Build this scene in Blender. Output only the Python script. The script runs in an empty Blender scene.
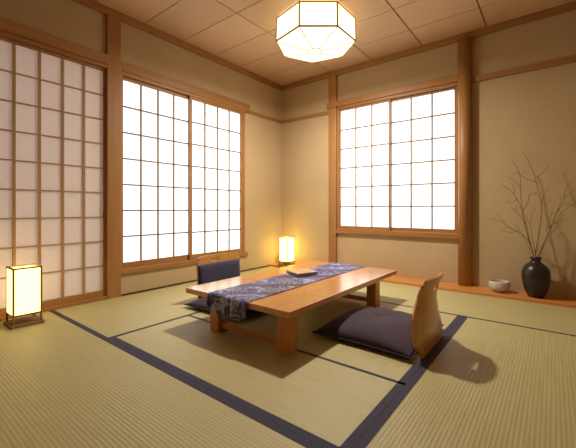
import bpy, bmesh, math, random
from mathutils import Vector, Matrix, Euler
random.seed(7)
S = bpy.context.scene
COL = S.collection
PI = math.pi

# ------------------------------------------------------------------ materials
def new_mat(name, rough=.6, spec=.4):
    m = bpy.data.materials.new(name); m.use_nodes = True
    nt = m.node_tree; b = nt.nodes['Principled BSDF']
    b.inputs['Roughness'].default_value = rough
    b.inputs['Specular IOR Level'].default_value = spec
    return m, nt, b
def node(nt, t, **kw):
    n = nt.nodes.new(t)
    for k, v in kw.items():
        if k in n.inputs: n.inputs[k].default_value = v
        else: setattr(n, k, v)
    return n
def ramp(nt, src, stops):
    r = nt.nodes.new('ShaderNodeValToRGB')
    e = r.color_ramp.elements
    while len(e) < len(stops): e.new(.5)
    for i, (p, c) in enumerate(stops):
        e[i].position = p; e[i].color = (*c, 1)
    nt.links.new(src, r.inputs[0]); return r
def coords(nt, scale=(1, 1, 1), kind='Object'):
    tc = nt.nodes.new('ShaderNodeTexCoord'); mp = nt.nodes.new('ShaderNodeMapping')
    mp.inputs['Scale'].default_value = scale
    nt.links.new(tc.outputs[kind], mp.inputs[0]); return mp.outputs[0]
def bump(nt, b, src, strength, dist=.002):
    n = node(nt, 'ShaderNodeBump'); n.inputs['Strength'].default_value = strength
    n.inputs['Distance'].default_value = dist
    nt.links.new(src, n.inputs['Height']); nt.links.new(n.outputs[0], b.inputs['Normal'])

def wood(name, axis, c1, c2, rough=.45, spec=.4, fine=38, coat=0):
    m, nt, b = new_mat(name, rough, spec)
    sc = [fine, fine, fine]; sc['xyz'.index(axis)] = 1.6
    n1 = node(nt, 'ShaderNodeTexNoise', Scale=1.0, Detail=5.0, Roughness=.6)
    nt.links.new(coords(nt, tuple(sc)), n1.inputs['Vector'])
    sc2 = [8, 8, 8]; sc2['xyz'.index(axis)] = .5
    n2 = node(nt, 'ShaderNodeTexNoise', Scale=1.0, Detail=2.0)
    nt.links.new(coords(nt, tuple(sc2)), n2.inputs['Vector'])
    mx = node(nt, 'ShaderNodeMix', data_type='FLOAT'); mx.inputs[0].default_value = .5
    nt.links.new(n1.outputs[0], mx.inputs[2]); nt.links.new(n2.outputs[0], mx.inputs[3])
    r = ramp(nt, mx.outputs[0], [(.32, c1), (.68, c2)])
    nt.links.new(r.outputs[0], b.inputs['Base Color'])
    b.inputs['Coat Weight'].default_value = coat; b.inputs['Coat Roughness'].default_value = .19; b.inputs['Coat IOR'].default_value = 1.65
    bump(nt, b, n1.outputs[0], .12, .001)
    return m
TRIM1, TRIM2 = (.265, .117, .034), (.40, .20, .068)
WX = wood('trim_wood_x', 'x', TRIM1, TRIM2); WY = wood('trim_wood_y', 'y', TRIM1, TRIM2); WZ = wood('trim_wood_z', 'z', TRIM1, TRIM2)
TB1, TB2 = (.46, .175, .032), (.62, .28, .07)
TBY = wood('table_wood_y', 'y', TB1, TB2, .27, .5, coat=1.0); TB3, TB4 = (.42, .155, .028), (.56, .245, .06); TBX = wood('table_wood_x', 'x', TB3, TB4, .35, .5); TBZ = wood('table_wood_z', 'z', TB3, TB4, .38, .5)
CHZ = wood('chair_plywood', 'z', (.43, .185, .04), (.57, .275, .07), .3, .5, coat=.3)
BOARD = wood('alcove_board_wood', 'x', (.50, .19, .045), (.64, .28, .08), .35, .5)
LAT = wood('lattice_wood', 'z', (.20, .125, .07), (.29, .19, .11), .6, .3)
LATD = wood('door_lattice_wood', 'z', (.34, .19, .09), (.46, .28, .14), .6, .3)
LAMPW = wood('lantern_wood', 'z', (.22, .12, .04), (.34, .2, .08), .5, .3)
TRAY = wood('tray_wood', 'x', (.40, .25, .14), (.56, .38, .23), .5, .3)
DARKW = wood('dark_edge_wood', 'y', (.06, .035, .02), (.10, .06, .035), .6, .3)

def plaster():
    m, nt, b = new_mat('sand_plaster', .95, .1)
    v = coords(nt)
    n1 = node(nt, 'ShaderNodeTexNoise', Scale=160.0, Detail=3.0)
    n2 = node(nt, 'ShaderNodeTexNoise', Scale=1.3, Detail=3.0)
    for n in (n1, n2): nt.links.new(v, n.inputs['Vector'])
    mx = node(nt, 'ShaderNodeMix', data_type='FLOAT'); mx.inputs[0].default_value = .5
    nt.links.new(n1.outputs[0], mx.inputs[2]); nt.links.new(n2.outputs[0], mx.inputs[3])
    r = ramp(nt, mx.outputs[0], [(.35, (.44, .325, .187)), (.65, (.52, .392, .236))])
    nt.links.new(r.outputs[0], b.inputs['Base Color']); bump(nt, b, n1.outputs[0], .25, .001)
    return m
PLASTER = plaster()

def ceiling_mat():
    m, nt, b = new_mat('ceiling_wood_panel', .55, .3)
    at = node(nt, 'ShaderNodeAttribute', attribute_name='panel')
    n1 = node(nt, 'ShaderNodeTexNoise', Scale=1.0, Detail=5.0, Roughness=.6)
    nt.links.new(coords(nt, (1.5, 45, 45)), n1.inputs['Vector'])
    r = ramp(nt, n1.outputs[0], [(.2, (.56, .37, .22)), (.8, (.61, .412, .255))])
    hs = node(nt, 'ShaderNodeHueSaturation')
    mr = node(nt, 'ShaderNodeMapRange'); mr.inputs[3].default_value = .93; mr.inputs[4].default_value = 1.07
    nt.links.new(at.outputs['Fac'], mr.inputs[0]); nt.links.new(mr.outputs[0], hs.inputs['Value'])
    nt.links.new(r.outputs[0], hs.inputs['Color']); nt.links.new(hs.outputs[0], b.inputs['Base Color'])
    return m
CEIL = ceiling_mat()

def tatami(name, axis):
    """ribs of woven rush run along axis"""
    m, nt, b = new_mat(name, .5, .45)
    tc = node(nt, 'ShaderNodeTexCoord'); sp = node(nt, 'ShaderNodeSeparateXYZ')
    nt.links.new(tc.outputs['Object'], sp.inputs[0])
    across, along = ('Y', 'X') if axis == 'x' else ('X', 'Y')
    def sine(sock, period):
        k = node(nt, 'ShaderNodeMath', operation='MULTIPLY'); k.inputs[1].default_value = 2*PI/period
        nt.links.new(sp.outputs[sock], k.inputs[0])
        s = node(nt, 'ShaderNodeMath', operation='SINE'); nt.links.new(k.outputs[0], s.inputs[0])
        return s.outputs[0]
    s1 = sine(across, .0165)
    s2 = sine(along, .023)
    pr = node(nt, 'ShaderNodeMath', operation='MULTIPLY'); nt.links.new(s1, pr.inputs[0]); nt.links.new(s2, pr.inputs[1])
    mu = node(nt, 'ShaderNodeMath', operation='MULTIPLY'); mu.inputs[1].default_value = .6
    nt.links.new(pr.outputs[0], mu.inputs[0])
    ad = node(nt, 'ShaderNodeMath', operation='ADD'); nt.links.new(s1, ad.inputs[0]); nt.links.new(mu.outputs[0], ad.inputs[1])
    n1 = node(nt, 'ShaderNodeTexNoise', Scale=1.0, Detail=3.0)
    nt.links.new(coords(nt, (3, 90, 1) if axis == 'x' else (90, 3, 1)), n1.inputs['Vector'])
    a2 = node(nt, 'ShaderNodeMath', operation='MULTIPLY_ADD'); a2.inputs[1].default_value = .07; a2.inputs[2].default_value = .25
    nt.links.new(ad.outputs[0], a2.inputs[0])
    a3 = node(nt, 'ShaderNodeMath', operation='MULTIPLY_ADD'); a3.inputs[1].default_value = .5
    nt.links.new(n1.outputs[0], a3.inputs[0]); nt.links.new(a2.outputs[0], a3.inputs[2])
    r = ramp(nt, a3.outputs[0], [(.25, (.365, .312, .135)), (.75, (.53, .468, .228))])
    nt.links.new(r.outputs[0], b.inputs['Base Color'])
    bump(nt, b, ad.outputs[0], .3, .0012)
    return m
TATX, TATY = tatami('rush_weave_x', 'x'), tatami('rush_weave_y', 'y')

def cloth(name, c1, c2, scale=500, rough=.9, sheen=.3, bstr=.3):
    m, nt, b = new_mat(name, rough, .2)
    n = node(nt, 'ShaderNodeTexNoise', Scale=float(scale), Detail=2.0)
    nt.links.new(coords(nt), n.inputs['Vector'])
    r = ramp(nt, n.outputs[0], [(.3, c1), (.7, c2)])
    nt.links.new(r.outputs[0], b.inputs['Base Color'])
    b.inputs['Sheen Weight'].default_value = sheen
    bump(nt, b, n.outputs[0], bstr, .001); return m
HERI = cloth('border_cloth', (.022, .018, .045), (.05, .042, .09), 300, .7, .1)
ZAB = cloth('cushion_cloth', (.034, .018, .036), (.058, .033, .056), 400, .75, .1)
PADM = cloth('chair_cover_cloth', (.030, .028, .062), (.05, .046, .095), 400, .8, .2)

def runner_mat():
    m, nt, b = new_mat('brocade', .6, .3)
    tc = node(nt, 'ShaderNodeTexCoord')
    mp = node(nt, 'ShaderNodeMapping'); mp.inputs['Scale'].default_value = (1, 1, 1)
    nt.links.new(tc.outputs['UV'], mp.inputs[0])
    vo = node(nt, 'ShaderNodeTexVoronoi', Scale=6.5); nt.links.new(mp.outputs[0], vo.inputs['Vector'])
    k = node(nt, 'ShaderNodeMath', operation='MULTIPLY'); k.inputs[1].default_value = 42
    nt.links.new(vo.outputs['Distance'], k.inputs[0])
    s = node(nt, 'ShaderNodeMath', operation='SINE'); nt.links.new(k.outputs[0], s.inputs[0])
    nz = node(nt, 'ShaderNodeTexNoise', Scale=14.0, Detail=4.0, Distortion=1.5); nt.links.new(mp.outputs[0], nz.inputs['Vector'])
    # medallions: ringed petals in grey beige on blue violet
    ring = ramp(nt, s.outputs[0], [(.35, (.05, .035, .12)), (.62, (.42, .36, .36))])
    bg = ramp(nt, nz.outputs[0], [(.38, (.03, .025, .11)), (.5, (.12, .115, .30)), (.62, (.38, .37, .57))])
    msk = ramp(nt, vo.outputs['Distance'], [(.42, (1, 1, 1)), (.5, (0, 0, 0))])
    mx = node(nt, 'ShaderNodeMix', data_type='RGBA')
    nt.links.new(msk.outputs[0], mx.inputs[0]); nt.links.new(bg.outputs[0], mx.inputs[6]); nt.links.new(ring.outputs[0], mx.inputs[7])
    # per medallion tint
    tint = ramp(nt, vo.outputs['Color'], [(.3, (.75, .8, 1.0)), (.55, (1.0, .85, .72)), (.8, (.8, .92, .72))])
    mt = node(nt, 'ShaderNodeMix', data_type='RGBA', blend_type='MULTIPLY'); 
    nt.links.new(msk.outputs[0], mt.inputs[0]); nt.links.new(mx.outputs[2], mt.inputs[6]); nt.links.new(tint.outputs[0], mt.inputs[7])
    # dark flowing bands
    wv = node(nt, 'ShaderNodeTexWave', Scale=1.6, Distortion=5.0, Detail=2.0); wv.bands_direction = 'DIAGONAL'
    nt.links.new(mp.outputs[0], wv.inputs['Vector'])
    wr = ramp(nt, wv.outputs[0], [(.12, (.35, .32, .5)), (.3, (1, 1, 1))])
    m2 = node(nt, 'ShaderNodeMix', data_type='RGBA', blend_type='MULTIPLY'); m2.inputs[0].default_value = 1
    nt.links.new(mt.outputs[2], m2.inputs[6]); nt.links.new(wr.outputs[0], m2.inputs[7])
    nt.links.new(m2.outputs[2], b.inputs['Base Color'])
    b.inputs['Sheen Weight'].default_value = .2
    return m
RUN = runner_mat()

def emit(name, col, strength, base=(.8, .78, .7)):
    m, nt, b = new_mat(name, .8, .2)
    b.inputs['Base Color'].default_value = (*base, 1)
    v = coords(nt); n = node(nt, 'ShaderNodeTexNoise', Scale=60.0, Detail=4.0); nt.links.new(v, n.inputs['Vector'])
    r = ramp(nt, n.outputs[0], [(.3, tuple(c*.94 for c in col)), (.7, col)])
    nt.links.new(r.outputs[0], b.inputs['Emission Color'])
    b.inputs['Emission Strength'].default_value = strength
    return m
PAPER_DAY = emit('daylit_window_paper', (.87, .94, 1.0), 1.4)
LAMP_PAPER = emit('ceiling_lamp_paper', (1.0, .87, .52), 2.0)
LANT_PAPER = emit('lantern_paper', (1.0, .74, .21), 3.4)
LANT2_PAPER = emit('corner_lantern_paper', (1.0, .76, .16), 7.0)

def door_paper():
    m = bpy.data.materials.new('door_paper'); m.use_nodes = True; nt = m.node_tree
    b = nt.nodes['Principled BSDF']; out = nt.nodes['Material Output']
    n = node(nt, 'ShaderNodeTexNoise', Scale=40.0, Detail=4.0); nt.links.new(coords(nt), n.inputs['Vector'])
    r = ramp(nt, n.outputs[0], [(.3, (.76, .67, .62)), (.7, (.80, .71, .66))])
    nt.links.new(r.outputs[0], b.inputs['Base Color']); b.inputs['Roughness'].default_value = .9
    t = node(nt, 'ShaderNodeBsdfTranslucent'); t.inputs[0].default_value = (.75, .70, .68, 1)
    mx = node(nt, 'ShaderNodeMixShader'); mx.inputs[0].default_value = .35
    nt.links.new(b.outputs[0], mx.inputs[1]); nt.links.new(t.outputs[0], mx.inputs[2]); nt.links.new(mx.outputs[0], out.inputs[0])
    return m
DPAPER = door_paper()

def plain(name, c1, c2, rough, spec=.5, scale=20, coat=0):
    m, nt, b = new_mat(name, rough, spec)
    n = node(nt, 'ShaderNodeTexNoise', Scale=float(scale), Detail=4.0); nt.links.new(coords(nt), n.inputs['Vector'])
    r = ramp(nt, n.outputs[0], [(.3, c1), (.7, c2)]); nt.links.new(r.outputs[0], b.inputs['Base Color'])
    b.inputs['Coat Weight'].default_value = coat; return m
VASE = plain('dark_glaze', (.014, .008, .008), (.026, .015, .013), .34, .5, 12)
BOWL = plain('pale_glaze', (.50, .45, .38), (.60, .55, .47), .45, .4, 30)
TWIG = plain('bark', (.24, .17, .06), (.36, .26, .10), .8, .2, 60)
BRASS = plain('aged_brass', (.42, .30, .12), (.52, .38, .17), .4, .5, 30)
SUB = plain('subfloor', (.05, .04, .03), (.07, .055, .04), .9, .1, 8)
OUT = plain('outer_boards', (.05, .035, .025), (.07, .05, .035), .9, .1, 8)

# ------------------------------------------------------------------ mesh helpers
def box(bm, x0, x1, y0, y1, z0, z1):
    v = [bm.verts.new(p) for p in ((x0,y0,z0),(x1,y0,z0),(x1,y1,z0),(x0,y1,z0),(x0,y0,z1),(x1,y0,z1),(x1,y1,z1),(x0,y1,z1))]
    fs = [bm.faces.new([v[i] for i in f]) for f in ((0,3,2,1),(4,5,6,7),(0,1,5,4),(1,2,6,5),(2,3,7,6),(3,0,4,7))]
    return fs
def link(name, bm, mat, parent=None, bev=0, smooth=False, loc=None, rz=None, sub=0):
    me = bpy.data.meshes.new(name)
    bmesh.ops.recalc_face_normals(bm, faces=bm.faces)
    bm.to_mesh(me); bm.free()
    me.materials.append(mat)
    o = bpy.data.objects.new(name, me); COL.objects.link(o)
    if parent: o.parent = parent
    if loc: o.location = loc
    if rz is not None: o.rotation_euler = (0, 0, rz)
    if bev:
        md = o.modifiers.new('bevel', 'BEVEL'); md.width = bev; md.segments = 2; md.limit_method = 'ANGLE'; md.angle_limit = math.radians(40)
    if sub:
        md = o.modifiers.new('sub', 'SUBSURF'); md.levels = sub; md.render_levels = sub
    if smooth:
        for p in me.polygons: p.use_smooth = True
    return o
def boxes(name, bl, mat, parent=None, bev=.003, **kw):
    bm = bmesh.new()
    for b in bl: box(bm, *b)
    return link(name, bm, mat, parent, bev, **kw)
def tag(o, label, cat, group=None, kind=None):
    if label: o['label'] = label
    if cat: o['category'] = cat
    if group: o['group'] = group
    if kind: o['kind'] = kind
    return o
def empty(name, loc=(0, 0, 0), rz=0):
    o = bpy.data.objects.new(name, None); COL.objects.link(o)
    o.location = loc; o.rotation_euler = (0, 0, rz); o.empty_display_size = .1
    return o
def struct(o, label=None, cat='room'):
    o['kind'] = 'structure'
    if label: o['label'] = label; o['category'] = cat
    return o
def prism(bm, pts, z0, z1):
    a = [bm.verts.new((x, y, z0)) for x, y in pts]; b = [bm.verts.new((x, y, z1)) for x, y in pts]
    n = len(pts)
    bm.faces.new(a[::-1]); bm.faces.new(b)
    for i in range(n): bm.faces.new((a[i], a[(i+1) % n], b[(i+1) % n], b[i]))
def bar(bm, p, q, w, h=None):
    """square bar from p to q"""
    h = h or w
    p, q = Vector(p), Vector(q); d = (q-p).normalized()
    up = Vector((0, 0, 1)) if abs(d.z) < .95 else Vector((1, 0, 0))
    s = d.cross(up).normalized(); u = s.cross(d).normalized()
    v = []
    for c in (p, q):
        for a, b in ((-1,-1),(1,-1),(1,1),(-1,1)):
            v.append(bm.verts.new(c + s*a*w/2 + u*b*h/2))
    for f in ((3,2,1,0),(4,5,6,7),(0,1,5,4),(1,2,6,5),(2,3,7,6),(3,0,4,7)): bm.faces.new([v[i] for i in f])
def lathe(bm, prof, n=48):
    rings = []
    for r, z in prof:
        if r < 1e-5: rings.append([bm.verts.new((0, 0, z))])
        else: rings.append([bm.verts.new((r*math.cos(2*PI*i/n), r*math.sin(2*PI*i/n), z)) for i in range(n)])
    for a, b in zip(rings, rings[1:]):
        for i in range(n):
            j = (i+1) % n
            if len(a) == 1 and len(b) > 1: bm.faces.new((a[0], b[i], b[j]))
            elif len(b) == 1 and len(a) > 1: bm.faces.new((a[i], a[j], b[0]))
            elif len(a) > 1: bm.faces.new((a[i], a[j], b[j], b[i]))
def tube(bm, pts, r0, r1, n=7):
    pts = [Vector(p) for p in pts]; rings = []
    for i, p in enumerate(pts):
        d = (pts[min(i+1, len(pts)-1)] - pts[max(i-1, 0)]).normalized()
        s = d.cross(Vector((0, 1, 0.1))).normalized(); u = s.cross(d)
        r = r0 + (r1-r0)*i/(len(pts)-1)
        rings.append([bm.verts.new(p + (s*math.cos(2*PI*k/n) + u*math.sin(2*PI*k/n))*r) for k in range(n)])
    for a, b in zip(rings, rings[1:]):
        for k in range(n): bm.faces.new((a[k], a[(k+1) % n], b[(k+1) % n], b[k]))
    bm.faces.new(rings[0][::-1]); bm.faces.new(rings[-1])
def smooth_path(P, n=6):
    P = [Vector(p) for p in P]; out = []
    for i in range(len(P)-1):
        a, b, c, d = P[max(i-1, 0)], P[i], P[i+1], P[min(i+2, len(P)-1)]
        for k in range(n):
            t = k/n
            out.append(.5*((2*b) + (c-a)*t + (2*a-5*b+4*c-d)*t*t + (3*b-a-3*c+d)*t**3))
    out.append(P[-1]); return out

# ------------------------------------------------------------------ dimensions (metres; room corner at the origin)
XR, YF, ZC = 4.72, -5.5, 2.91

# ------------------------------------------------------------------ room shell
struct(boxes('floor', [(-.15, XR+.15, YF-.15, .15, -.16, -.055)], SUB, bev=0), 'dark sub floor hidden beneath the rush mats', 'floor')
T = .12
struct(boxes('wall_left', [(-T, 0, YF, -2.80, 2.34, ZC), (-T, 0, -2.80, -2.63, -.055, ZC), (-T, 0, -2.63, -.87, -.055, .25),
      (-T, 0, -2.63, -.87, 2.34, ZC), (-T, 0, -.87, T, -.055, ZC)], PLASTER, bev=0), 'sand coloured plaster wall holding the doors and the wide window', 'wall')
struct(boxes('wall_back', [(0, 1.06, 0, T, -.055, ZC), (1.06, 2.69, 0, T, -.055, .56), (1.06, 2.69, 0, T, 2.37, ZC), (2.69, XR, 0, T, -.055, ZC)], PLASTER, bev=0),
      'sand coloured plaster wall behind the vase and the smaller window', 'wall')
struct(boxes('wall_right', [(XR, XR+T, YF, T, -.055, ZC)], PLASTER, bev=0), 'plain plaster wall out of the picture to the right', 'wall')
struct(boxes('wall_front', [(-T, XR+T, YF-T, YF, -.055, ZC)], PLASTER, bev=0), 'plain plaster wall behind the viewer', 'wall')
# ceiling: boards with open joints on a dark backing
bm = bmesh.new()
xs = [0, .97, 1.60, 2.26, 2.95, 3.62, 4.28, XR]
ys = [0, -.49, -.99, -1.44, -1.92, -2.40, -2.89, -3.38, -3.87, -4.36, -4.85, YF]
lay = bm.faces.layers.float.new('panel')
for i in range(len(xs)-1):
    for j in range(len(ys)-1):
        for f in box(bm, xs[i]+.0065, xs[i+1]-.0065, ys[j+1]+.0045, ys[j]-.0045, ZC, ZC+.03): f[lay] = random.random()
for f in box(bm, -T, XR+T, YF-T, T, ZC+.03, ZC+.06): f[lay] = .5
ceiling = struct(link('ceiling', bm, CEIL), 'ceiling of pinkish tan boards with thin joints', 'ceiling')
# crown moulding
struct(boxes('trim_1', [(0, .045, YF, 0, 2.842, ZC)], WY), 'brown crown moulding along the top of the left wall', 'moulding')
struct(boxes('trim_2', [(.045, XR, -.045, 0, 2.842, ZC)], WX), 'brown crown moulding along the top of the back wall', 'moulding')
# picture rails
struct(boxes('trim_3', [(0, .022, -.80, 0, 2.305, 2.35)], WY), 'short brown rail between the wide window and the corner', 'rail')
struct(boxes('trim_4', [(.022, .945, -.022, 0, 2.305, 2.35)], WX), 'brown rail between the corner and the square post', 'rail')
struct(boxes('trim_5', [(2.785, XR, -.03, 0, 2.335, 2.395)], WX), 'brown rail on the wall above the vase', 'rail')
# head beams
struct(boxes('trim_6', [(0, .055, YF, -2.787, 2.335, 2.43), (0, .035, YF, -2.787, 2.30, 2.335)], WY), 'brown head beam above the paper doors', 'beam')
struct(boxes('trim_7', [(0, .032, -2.648, -.76, 2.325, 2.425), (0, .025, -2.648, -.82, 2.29, 2.325)], WY), 'brown head beam above the wide window', 'beam')
struct(boxes('trim_8', [(.90, 2.70, -.055, 0, 2.375, 2.455), (1.07, 2.70, -.03, 0, 2.34, 2.375)], WX), 'brown head beam above the smaller window', 'beam')
# posts
struct(boxes('trim_9', [(-.05, .035, -2.787, -2.648, -.05, 2.842)], WZ, bev=.006), 'square brown post between doors and wide window', 'post')
struct(boxes('trim_10', [(.922, 1.048, -.04, .02, .028, 2.842)], WZ, bev=.006), 'square brown post left of the smaller window', 'post')
bm = bmesh.new()
prism(bm, [(2.736+.072*math.cos(2*PI*i/40), -.035+.072*math.sin(2*PI*i/40)) for i in range(40)], .028, 2.842)
post = struct(link('trim_11', bm, WZ), 'round brown alcove post right of the smaller window', 'post')
for p in post.data.polygons: p.use_smooth = len(p.vertices) == 4
# base strips and board
struct(boxes('baseboard_left', [(0, .012, -2.648, 0, 0, .012)], DARKW, bev=0), 'thin dark strip at the foot of the left wall', 'baseboard')
struct(boxes('trim_12', [(0, .03, YF, -2.775, -.05, .03)], WY), 'door track at the foot of the paper doors', 'sill')
struct(boxes('trim_13', [(.0, XR, -.315, 0, -.05, .028)], BOARD, bev=.004), 'glossy orange brown floor board along the back wall', 'board')

# ------------------------------------------------------------------ windows
def lattice(bm, axis, a0, a1, z0, z1, d, ncol, nrow, w=.016, wh=.014, t=.014):
    """thin bars: axis 'y' on left wall (d = x), 'x' on back wall (d = y)"""
    for i in range(1, ncol):
        a = a0 + (a1-a0)*i/ncol
        if axis == 'y': box(bm, d, d+t, a-w/2, a+w/2, z0, z1)
        else: box(bm, a-w/2, a+w/2, d-t, d, z0, z1)
    for j in range(1, nrow):
        z = z0 + (z1-z0)*j/nrow
        if axis == 'y': box(bm, d+.001, d+t-.001, a0, a1, z-wh/2, z+wh/2)
        else: box(bm, a0, a1, d-t+.001, d-.001, z-wh/2, z+wh/2)
def sash(parent, axis, a0, a1, z0, z1, d, ncol, nrow, st, rb, rt, paper, mat, th=.028, lat=None, wv=.017, wh=.016):
    """one sliding sash: stiles, rails, lattice, paper.  d = room-side offset of the paper"""
    if axis == 'y':
        L = [(d-.004, d+th, a0, a0+st, z0, z1), (d-.004, d+th, a1-st, a1, z0, z1), (d-.004, d+th, a0+st, a1-st, z0, z0+rb), (d-.004, d+th, a0+st, a1-st, z1-rt, z1)]
    else:
        L = [(a0, a0+st, d-th, d+.004, z0, z1), (a1-st, a1, d-th, d+.004, z0, z1), (a0+st, a1-st, d-th, d+.004, z0, z0+rb), (a0+st, a1-st, d-th, d+.004, z1-rt, z1)]
    s = boxes('sash', L, mat, parent, .002)
    bm = bmesh.new(); lattice(bm, axis, a0+st, a1-st, z0+rb, z1-rt, d+(.001 if axis == 'y' else -.001), ncol, nrow, wv, wh)
    link('lattice', bm, lat or LAT, s)
    if axis == 'y': boxes('paper', [(d-.003, d, a0+st-.003, a1-st+.003, z0+rb-.003, z1-rt+.003)], paper, s, 0)
    else: boxes('paper', [(a0+st-.003, a1-st+.003, d, d+.003, z0+rb-.003, z1-rt+.003)], paper, s, 0)
    return s
w1 = struct(empty('window_1', (0, 0, 0)), 'wide paper window of two lattice sashes glowing with daylight on the left wall', 'window')
boxes('window_frame', [(-.10, .018, -2.648, -2.625, .25, 2.33), (-.10, .02, -.90, -.86, .21, 2.33)], WZ, w1)
boxes('window_sill', [(-.10, .026, -2.648, -.80, .222, .272)], WY, w1)
sash(w1, 'y', -2.625, -1.765, .272, 2.30, -.045, 4, 7, .022, .062, .045, PAPER_DAY, WY)
sash(w1, 'y', -1.80, -.90, .272, 2.30, -.012, 4, 7, .036, .062, .045, PAPER_DAY, WY)
boxes('backing', [(-.12, -.10, -2.62, -.86, .22, 2.34)], OUT, w1, 0)
w2 = struct(empty('window_2', (0, 0, 0)), 'smaller paper window of two lattice sashes glowing with daylight on the back wall', 'window')
boxes('window_frame', [(1.048, 1.078, -.012, .10, .58, 2.35), (2.64, 2.672, -.012, .10, .58, 2.35)], WZ, w2)
boxes('window_sill', [(1.048, 2.68, -.04, .10, .548, .612)], WX, w2)
sash(w2, 'x', 1.078, 1.845, .612, 2.345, .02, 3, 6, .024, .045, .03, PAPER_DAY, WX)
sash(w2, 'x', 1.815, 2.64, .612, 2.345, .052, 3, 6, .030, .045, .03, PAPER_DAY, WX)
boxes('backing', [(1.06, 2.69, .10, .12, .56, 2.37)], OUT, w2, 0)

# ------------------------------------------------------------------ paper sliding doors
def door(n, y0, y1, d, label):
    e = struct(empty('door_%d' % n, (0, 0, 0)), label, 'door')
    s = sash(e, 'y', y0, y1, .03, 2.30, d, 5, 9, .03, .058, .022, DPAPER, WZ, .026, LATD, .021, .012)
    s.name = 'door_frame'
door(1, -3.725, -2.775, -.02, 'paper sliding door with wooden lattice next to the square post')
door(2, -4.70, -3.695, -.052, 'paper sliding door with wooden lattice beyond the standing lantern')
door(3, -5.50, -4.67, -.02, 'paper sliding door with wooden lattice nearest the front wall')

# ------------------------------------------------------------------ tatami mats
def mat(x0, x1, y0, y1, weave, borders, label):
    cx, cy = (x0+x1)/2, (y0+y1)/2
    e = empty('tatami_mat', (cx, cy, -.055))
    tag(e, label, 'tatami mat', 'tatami mats covering the floor')
    hx, hy = (x1-x0)/2-.0012, (y1-y0)/2-.0012
    boxes('woven_rush', [(-hx, hx, -hy, hy, 0, .054)], TATX if weave == 'x' else TATY, e, .002)
    for side, w in borders.items():
        b = {'n': (-hx, hx, hy-w, hy+.0006), 's': (-hx, hx, -hy-.0006, -hy+w), 'e': (hx-w, hx+.0006, -hy, hy), 'w': (-hx-.0006, -hx+w, -hy, hy)}[side]
        boxes('cloth_border', [(*b, .02, .0555)], HERI, e, 0)
mat(.03, 2.932, -4.15, -3.243, 'x', {'n': .038}, 'front left rush mat, the standing lantern at its left end')
mat(.03, 1.105, -3.243, -1.195, 'y', {'e': .024}, 'rush mat between the paper doors and the low table')
mat(1.105, 2.932, -3.243, -2.582, 'x', {'s': .038, 'n': .022, 'e': .038}, 'empty rush mat in front of the near end of the low table')
mat(1.105, 2.932, -2.582, -1.195, 'y', {'e': .038}, 'rush mat carrying the low table and both seats')
mat(2.932, 3.86, -4.15, -1.195, 'y', {'w': .038}, 'rush mat at right behind the bare wooden chair back')
mat(.03, 1.45, -1.195, -.315, 'x', {'s': .02}, 'rush mat under the small glowing lantern in the corner')
mat(1.45, 3.86, -1.195, -.315, 'x', {'s': .02}, 'rush mat along the orange floor board')
mat(3.86, XR, -3.243, -.315, 'y', {'w': .03}, 'rush mat along the unseen right wall')
mat(.03, 2.932, YF, -4.15, 'x', {'n': .03}, 'rush mat along the wall behind the viewer')
mat(2.932, XR, YF, -4.15, 'x', {'n': .03}, 'rush mat in the corner behind the viewer')
mat(3.86, XR, -4.15, -3.243, 'y', {'w': .03}, 'small rush mat right of the viewer')

# ------------------------------------------------------------------ low table
tb = tag(empty('low_table', (1.79, -1.89, 0)), 'low orange brown wooden table with block legs standing on the mats', 'table')
ox, oy = 1.79, -1.89
boxes('tabletop', [(1.288-ox, 2.304-ox, -2.757-oy, -1.005-oy, .25, .29)], TBY, tb, .004)
for x, y in ((1.52, -2.705), (2.165, -2.705), (2.165, -1.41), (1.52, -1.41)):
    boxes('leg', [(x-ox, x+.09-ox, y-oy, y+.095-oy, 0, .2495)], TBZ, tb, .003)
for y in (-2.675, -1.38):
    boxes('stretcher', [(1.61-ox, 2.165-ox, y-oy, y+.03-oy, .028, .068)], TBX, tb, .002)

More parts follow.
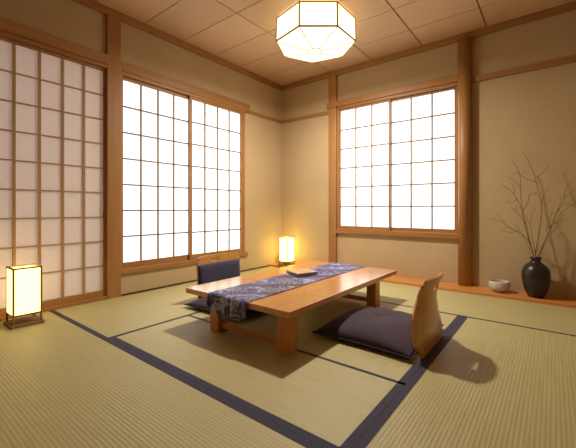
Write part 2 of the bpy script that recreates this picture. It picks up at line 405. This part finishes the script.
# runner: cloth along the table with draped ends
def runner():
    bm = bmesh.new(); uvl = bm.loops.layers.uv.new('UVMap')
    x0, x1 = 1.565-ox, 1.965-ox; yn, yf = -2.7635-oy, -.9985-oy; zt = .2935
    NX = 44
    rows = []   # list of (s, func(u)->(x,y,z))
    path = []
    nd = 10
    for k in range(nd, 0, -1): path.append(('far', k/nd))
    for k in range(41): path.append(('top', k/40))
    nn = 16
    for k in range(1, nn+1): path.append(('near', k/nn))
    s = 0; grid = []
    def pt(kind, t, u):
        x = x0 + (x1-x0)*u
        if kind == 'top':
            y = yf + (yn-yf)*t
            zz = zt + .0012*math.sin(u*9+t*14)*(1 if .03 < t < .97 else 0)
            return Vector((x, y, zz + .0012))
        if kind == 'far':
            return Vector((x, yf + .004 + .008*t*math.sin(u*16), zt - .09*t))
        hem = .115 + .022*math.sin(u*5.2-1.0) + .010*math.sin(u*17)
        fold = (.014*math.sin(u*15+.7) + .007*math.sin(u*31+2))*min(1, t*1.8)
        xx = x + (.038*t if u < .5 else .012*t) - .01*t*math.sin(u*6)
        return Vector((xx, yn - .004 - .016*min(1, t*1.5) - abs(fold)*.9 + fold*.25, zt - .004 - hem*t*1.0))
    prev = None; S_ = 0
    for kind, t in path:
        row = [pt(kind, t, i/NX) for i in range(NX+1)]
        if prev: S_ += (row[NX//2]-prev[NX//2]).length
        grid.append(([bm.verts.new(p) for p in row], S_)); prev = row
    W = x1-x0
    for (a, sa), (b, sb) in zip(grid, grid[1:]):
        for i in range(NX):
            f = bm.faces.new((a[i], a[i+1], b[i+1], b[i])); f.smooth = True
            for l, (uu, vv) in zip(f.loops, ((i, sa), (i+1, sa), (i+1, sb), (i, sb))): l[uvl].uv = (uu/NX*W, vv)
    o = link('table_runner', bm, RUN, None, loc=(ox, oy, 0))
    md = o.modifiers.new('solid', 'SOLIDIFY'); md.thickness = .0024; md.offset = -1
    return o
r = runner()
tag(r, 'blue violet brocade runner with ringed flowers draped over the low table', 'table runner')

# flat wooden box on the runner
t = tag(empty('wooden_box', (1.692, -1.775, .2972), math.radians(-22)), 'flat pale square wooden box lying on the table runner', 'box')
boxes('box_body', [(-.10, .10, -.107, .107, 0, .016)], TRAY, t, .002)
boxes('lid', [(-.105, .105, -.112, .112, .0165, .028)], TRAY, t, .003)

# ------------------------------------------------------------------ floor cushions
def zabuton(name, loc, w, d, h, rz, label, seed):
    rnd = random.Random(seed); ph = [rnd.uniform(0, 6) for _ in range(6)]
    bm = bmesh.new(); N = 40; top = []; bot = []
    for j in range(N+1):
        rt, rb = [], []
        for i in range(N+1):
            u, v = -1+2*i/N, -1+2*j/N
            pinch = 1-.045*(1-abs(u)**3)*0
            ux = u*(1-.05*(1-u*u)*0) * (1-.045*math.cos(v*PI/2)*abs(u)**4)
            vx = v*(1-.045*math.cos(u*PI/2)*abs(v)**4)
            e = max(0, (1-abs(u)**2.6))*max(0, (1-abs(v)**2.6))
            puff = e**.55
            wr = .0035*math.sin(u*7+ph[0])*math.sin(v*6+ph[1]) + .002*math.sin(u*15+v*9+ph[2])
            dim = -.014*math.exp(-(u*u+v*v)/.02)
            zt = .016 + h*puff + wr*puff + dim
            zb = .016 - .0155*min(1, e*6)
            rt.append(bm.verts.new((ux*w/2, vx*d/2, zt)))
            if i in (0, N) or j in (0, N): rb.append(rt[-1])
            else: rb.append(bm.verts.new((ux*w/2, vx*d/2, zb)))
        top.append(rt); bot.append(rb)
    for g, fl in ((top, 0), (bot, 1)):
        for j in range(N):
            for i in range(N):
                q = [g[j][i], g[j][i+1], g[j+1][i+1], g[j+1][i]]
                bm.faces.new(q[::-1] if fl else q)
    e = empty(name, loc, rz); tag(e, label, 'cushion', 'floor cushions on the legless chairs')
    link('cushion_cover', bm, ZAB, e, smooth=True)
    b2 = bmesh.new(); n = 48; M = []
    # piping along the seam
    for k in range(4*n):
        side, tt = divmod(k, n); a = -1+2*tt/n
        u, v = [(a, -1), (1, a), (-a, 1), (-1, -a)][side]
        M.append(Vector((u*(1-.045*math.cos(v*PI/2))*w/2, v*(1-.045*math.cos(u*PI/2))*d/2, .016)))
    rg = []
    for k, p in enumerate(M):
        dd = (M[(k+1) % len(M)]-M[k-1]).normalized(); sdir = Vector((dd.y, -dd.x, 0))
        rg.append([b2.verts.new(p + (sdir*math.cos(q*PI/3) + Vector((0, 0, 1))*math.sin(q*PI/3))*.004) for q in range(6)])
    for k in range(len(rg)):
        a, b = rg[k], rg[(k+1) % len(rg)]
        for q in range(6): b2.faces.new((a[q], a[(q+1) % 6], b[(q+1) % 6], b[q]))
    link('piping', b2, HERI, e, smooth=True)
    return e
SEAT_T = .013
zabuton('floor_cushion', (2.535, -1.975, SEAT_T), .69, .73, .100, 0, 'plump dark plum floor cushion before the bare wooden chair back', 1)
zabuton('floor_cushion', (1.225, -2.125, SEAT_T), .70, .72, .078, 0, 'dark floor cushion half under the table at the cloth covered chair', 2)

# ------------------------------------------------------------------ legless chairs
def legless_chair(loc, rz, hw_fn, H, label, slot_z, lean, bw=.045, slot_y=0):
    e = tag(empty('legless_chair', loc, rz), label, 'chair', 'legless floor chairs')
    NT, NS = 64, 56; bm = bmesh.new(); g = []
    for j in range(NS+1):
        s = j/NS; row = []
        for i in range(NT+1):
            a = -1+2*i/NT
            hw = hw_fn(s)
            bow = bw*(1-a*a)*min(1, s*3)
            zz = H*s - (.014*abs(a)**4*s if s > .9 else 0)
            x = lean(s) + bow - .45*bw*min(1, s*3)
            # the rounded upper corners
            row.append(bm.verts.new((x, a*hw, zz)))
        g.append(row)
    sl, sh = .052, .013
    for j in range(NS):
        for i in range(NT):
            s = (j+.5)/NS; a = -1+2*(i+.5)/NT; yy = a*hw_fn(s); zz = H*s-slot_z
            dy = max(0, abs(yy-slot_y)-(sl-sh))
            if math.hypot(dy, zz) < sh: continue
            bm.faces.new((g[j][i], g[j][i+1], g[j+1][i+1], g[j+1][i]))
    o = link('backrest', bm, CHZ, e, smooth=True)
    md = o.modifiers.new('solid', 'SOLIDIFY'); md.thickness = .016; md.offset = 0
    md = o.modifiers.new('bevel', 'BEVEL'); md.width = .0025; md.segments = 2; md.limit_method = 'ANGLE'; md.angle_limit = math.radians(50)
    boxes('seat', [(-.50, -.012, -.14, .14, 0, .0125)], CHZ, e, .003)
    return e
def interp(tbl, s):
    for (a, va), (b, vb) in zip(tbl, tbl[1:]):
        if s <= b:
            t = (s-a)/(b-a); t = t*t*(3-2*t); return va+(vb-va)*t
    return tbl[-1][1]
hwA = lambda s: interp([(0, .23), (.2, .285), (.45, .262), (.78, .188), (1, .165)], s)
leanA = lambda s: .012 - .025*math.sin(s*PI*.75) + .045*(max(0, s-.55)/.45)**2
legless_chair((2.898, -2.015, .003), 0, hwA, .468, 'bare bent plywood floor chair back with hand slot, behind the plump cushion', .385, leanA)
hwB = lambda s: interp([(0, .265), (.3, .275), (.9, .275), (1, .268)], s)
leanB = lambda s: .0 + .03*s*s
cb = legless_chair((.862, -2.045, .003), PI, hwB, .435, 'floor chair with dark blue covered back on the window side of the table', .388, leanB, .012, .05)
# cover over the lower back
bm = bmesh.new(); N = 24; F_, B_ = [], []
for j in range(N+1):
    rf, rb = [], []
    for i in range(N+1):
        a, s = -1+2*i/N, j/N
        z = .03 + .325*s; sh_ = z/.435
        xf = leanB(sh_) + .012*(1-a*a)*min(1, sh_*3) - .0054*min(1, sh_*3)
        e_ = (1-abs(a)**8)*(1-abs(2*s-1)**8)
        rf.append(bm.verts.new((xf-.0100-.024*max(e_, 0)**.5, a*.274, z)))
        rb.append(bm.verts.new((xf-.0095, a*.274, z)))
    F_.append(rf); B_.append(rb)
for j in range(N):
    for i in range(N):
        bm.faces.new((F_[j][i], F_[j+1][i], F_[j+1][i+1], F_[j][i+1])); bm.faces.new((B_[j][i], B_[j][i+1], B_[j+1][i+1], B_[j+1][i]))
for k in range(N):
    bm.faces.new((F_[0][k], F_[0][k+1], B_[0][k+1], B_[0][k])); bm.faces.new((F_[N][k+1], F_[N][k], B_[N][k], B_[N][k+1]))
    bm.faces.new((F_[k+1][0], F_[k][0], B_[k][0], B_[k+1][0])); bm.faces.new((F_[k][N], F_[k+1][N], B_[k+1][N], B_[k][N]))
o = link('back_pad', bm, PADM, cb, smooth=False); o['label'] = 'dark blue fabric back pad'

# ------------------------------------------------------------------ lanterns
def lantern(loc, s, zb, zt, base, label, paper):
    e = tag(empty('floor_lantern', loc), label, 'lantern', 'paper floor lanterns')
    h = s/2; p = .013
    L = []
    for sx in (-1, 1):
        for sy in (-1, 1):
            x, y = sx*(h-p/2), sy*(h-p/2)
            boxes('post', [(x-p/2, x+p/2, y-p/2, y+p/2, .02, zt)], LAMPW, e, .0015)
    fr = []
    for z0 in (zb, zt-p):
        fr += [(-h+p, h-p, -h, -h+p, z0, z0+p), (-h+p, h-p, h-p, h, z0, z0+p), (-h, -h+p, -h+p, h-p, z0, z0+p), (h-p, h, -h+p, h-p, z0, z0+p)]
    for q4 in fr: boxes('rail', [q4], LAMPW, e, .001)
    b = base/2
    boxes('base', [(-b, b, -b, b, 0, .02)], LAMPW, e, .003)
    q = h-.004; bm = bmesh.new()
    z0, z1 = zb+p*.5, zt-p*.5
    box(bm, -q, q, -q, -q+.002, z0, z1); box(bm, -q, q, q-.002, q, z0, z1)
    box(bm, -q, -q+.002, -q+.002, q-.002, z0, z1); box(bm, q-.002, q, -q+.002, q-.002, z0, z1)
    link('paper_shade', bm, paper, e)
    boxes('shade_floor', [(-h+p, h-p, -h+p, h-p, zb+.002, zb+.008)], LAMPW, e, 0)
    boxes('lamp_holder', [(-.012, .012, -h+p, h-p, zb+.009, zb+.016), (-.014, .014, -.014, .014, zb+.016, zb+.0295)], LAMPW, e, 0)
    bm = bmesh.new(); lathe(bm, [(0, zb+.03), (.014, zb+.03), (.014, zb+.06), (.03, zb+.10), (.034, zb+.13), (.026, zb+.16), (0, zb+.175)], 20)
    o = link('bulb', bm, paper, e, smooth=True); 
    return e
lantern((.245, -3.512, 0),   .188, .080, .450, .215, 'tall glowing paper lantern in front of the lattice paper door', LANT_PAPER)
lantern((.29, -.225, .028), .172, .06, .445, .20, 'small glowing paper lantern in the far corner behind the table', LANT2_PAPER)

# ------------------------------------------------------------------ ceiling lamp (seven sided)
yaw = math.radians(38.07)
cl = tag(empty('ceiling_lamp', (1.536, -1.317, 2.573), 0), 'large faceted white paper lamp hanging under the ceiling boards', 'lamp')
fwd = Vector((-math.sin(yaw), math.cos(yaw), 0)); R0 = .42; NS_ = 7
base_ang = math.atan2(-fwd.y, -fwd.x) + PI/NS_
def ring(R, z, n=NS_): return [Vector((R*math.cos(base_ang+2*PI*i/n), R*math.sin(base_ang+2*PI*i/n), z)) for i in range(n)]
lowr, upr, inn = ring(R0, .067), ring(R0*.985, .30), ring(.075, 0.0)
bm = bmesh.new()
A = [bm.verts.new(p) for p in lowr]; B = [bm.verts.new(p) for p in upr]; Cc = [bm.verts.new(p) for p in inn]
for i in range(NS_):
    j = (i+1) % NS_
    bm.faces.new((A[i], A[j], B[j], B[i])); bm.faces.new((A[j], A[i], Cc[i], Cc[j]))
bm.faces.new(Cc); bm.faces.new(B[::-1])
link('paper_shade', bm, LAMP_PAPER, cl)
bm = bmesh.new()
for i in range(NS_):
    j = (i+1) % NS_
    for a, b, w in ((lowr[i], lowr[j], .013), (lowr[i], upr[i], .013), (upr[i], upr[j], .011), (lowr[i], inn[i], .008), (inn[i], inn[j], .008)):
        off = Vector((a.x+b.x, a.y+b.y, 0)).normalized()*.001
        bar(bm, a+off, b+off, w)
link('lamp_frame', bm, BRASS, cl)
bm = bmesh.new(); prism(bm, [(p.x*.62, p.y*.62) for p in upr], .3005, ZC-2.573)
link('ceiling_mount', bm, WX, cl)
ld = bpy.data.lights.new('lamp_light', 'AREA'); ld.shape = 'DISK'; ld.size = .13; ld.energy = 72; ld.color = (1.0, .90, .74)
lo = bpy.data.objects.new('lamp_light', ld); COL.objects.link(lo); lo.location = (1.536, -1.317, 2.566)

# ------------------------------------------------------------------ alcove board things
bm = bmesh.new()
lathe(bm, [(0, 0), (.058, 0), (.064, .006), (.086, .05), (.103, .11), (.112, .17), (.115, .215), (.108, .258), (.086, .296), (.056, .318), (.040, .330), (.036, .345), (.041, .362), (.049, .372), (.047, .377), (.038, .372), (.030, .35), (.030, .32), (.05, .28), (.09, .2), (.08, .08), (0, .02)], 56)
v = link('vase', bm, VASE, None, smooth=True, loc=(3.393, -.165, .028), sub=1)
v.scale = (1.05,)*3; v.location.y = -.175
tag(v, 'dark glazed shouldered vase on the floor board holding dry branches', 'vase')
bm = bmesh.new()
lathe(bm, [(0, .0), (.052, 0), (.054, .010), (.080, .022), (.097, .048), (.101, .078), (.094, .112), (.090, .115), (.086, .110), (.088, .08), (.078, .045), (.05, .025), (0, .02)], 48)
b = link('bowl', bm, BOWL, None, smooth=True, loc=(3.082, -.150, .028), sub=1)
tag(b, 'small pale ceramic bowl on the floor board left of the vase', 'bowl')

BR = [
 ([(3.384, .40), (3.410, .591), (3.426, .74), (3.438, .948), (3.384, 1.217), (3.345, 1.34), (3.296, 1.465)], -.03, 'tallest dry branch in the dark vase, curving up to the left', .0055,
   [((3.384, 1.19), [(3.43, 1.235), (3.496, 1.30)]), ((3.40, 1.16), [(3.32, 1.20), (3.23, 1.27)]), ((3.438, .95), [(3.46, 1.04), (3.50, 1.11)]), ((3.43, .80), [(3.45, .90), (3.52, 1.0)])]),
 ([(3.378, .40), (3.345, .557), (3.319, .707), (3.271, .98), (3.258, 1.255), (3.194, 1.393)], .03, 'second tallest dry branch, just left of the tallest one', .005,
   [((3.29, .88), [(3.33, .97), (3.34, 1.06)]), ((3.262, 1.12), [(3.22, 1.19), (3.15, 1.23)]), ((3.31, .75), [(3.25, .84), (3.23, .93)])]),
 ([(3.370, .40), (3.337, .587), (3.304, .737), (3.271, .929), (3.203, 1.063), (3.116, 1.149)], -.07, 'dry branch arching up left and ending beside the post', .0045,
   [((3.24, 1.0), [(3.20, .96), (3.14, .97)]), ((3.29, .82), [(3.24, .86), (3.19, .92)]), ((3.215, 1.04), [(3.22, 1.10), (3.20, 1.15)])]),
 ([(3.370, .40), (3.321, .596), (3.203, .693), (3.089, .772), (3.007, .803)], -.06, 'lowest dry branch reaching left over the bowl', .0045,
   [((3.23, .67), [(3.17, .66), (3.08, .69)]), ((3.14, .735), [(3.11, .80), (3.06, .85)])]),
 ([(3.394, .40), (3.450, .525), (3.531, .792), (3.610, .999), (3.735, 1.11)], -.02, 'upper dry branch leaning to the right', .005,
   [((3.56, .87), [(3.60, .93), (3.68, .95)]), ((3.50, .70), [(3.50, .80), (3.53, .88)]), ((3.61, 1.0), [(3.62, 1.08), (3.66, 1.15)])]),
 ([(3.394, .40), (3.465, .594), (3.512, .714), (3.591, .87), (3.720, .98)], -.08, 'lower dry branch leaning to the right', .0045,
   [((3.53, .75), [(3.60, .79), (3.67, .80)]), ((3.485, .64), [(3.48, .72), (3.50, .78)])]),
 ([(3.378, .40), (3.362, .638), (3.354, .788), (3.386, .908)], -.10, 'short straight dry branch in the middle of the bunch', .0035,
   [((3.358, .72), [(3.33, .78), (3.32, .85)])]),
 ([(3.370, .40), (3.321, .536), (3.254, .664), (3.133, .711)], .02, 'short dry branch bending left below the arching ones', .0035,
   [((3.28, .62), [(3.25, .70), (3.20, .75)])]),
]
for k, (P, dy, lab, r0, tw) in enumerate(BR):
    bm = bmesh.new(); n = len(P)
    yv = -.165; x_m = 3.393
    # planar layout shifted in depth, rooted inside the vase mouth
    def at(x, z):
        t_ = min(1, max(0, (z-.40)/.6)); return Vector((x, yv + dy*t_ + .012*math.sin(z*11+k), z))
    pts = [Vector((x_m + (k-3.5)*.004, yv - .004*((k % 3)-1), .16)), Vector((x_m + (P[0][0]-3.385)*.8 + (k-3.5)*.003, yv + .006*((k % 3)-1), .385))] + [at(x, z) for x, z in P[1:]]
    tube(bm, smooth_path(pts, 5), r0*1.2, r0*.55, 6)
    for (ax, az), Q in tw:
        q = [at(ax, az)] + [at(x, z) + Vector((0, -.02*i-.01, 0)) for i, (x, z) in enumerate(Q)]
        tube(bm, smooth_path(q, 4), r0*.75, r0*.4, 5)
        e_ = q[-1]; m_ = (q[-2]+e_)/2
        tube(bm, [m_, m_ + Vector((.018, .01, .03)), m_ + Vector((.028, .0, .055))], r0*.3, r0*.15, 4)
    o = link('dry_branch', bm, TWIG, None, smooth=True)
    tag(o, lab, 'branch', 'dry branches in the vase')

# ------------------------------------------------------------------ world, camera, view
w = bpy.data.worlds.new('daylight'); S.world = w; w.use_nodes = True
bg = w.node_tree.nodes['Background']
bg.inputs[0].default_value = (1.0, .93, .89, 1); bg.inputs[1].default_value = 2.2
cam = bpy.data.cameras.new('camera'); co = bpy.data.objects.new('camera', cam); COL.objects.link(co)
co.location = (3.5283, -4.3304, .90); co.rotation_euler = (PI/2, 0, yaw)
cam.sensor_width = 36; cam.lens = 36*338.5/576; cam.shift_y = -(224-208.85)/576; cam.clip_start = .02
S.camera = co
S.view_settings.view_transform = 'Standard'; S.view_settings.look = 'None'
S.view_settings.exposure = .08; S.view_settings.gamma = 1; S.view_settings.use_curve_mapping = False
S.cycles.use_denoising = True
S.cycles.max_bounces = 10; S.cycles.diffuse_bounces = 6
S.cycles.sample_clamp_indirect = 6
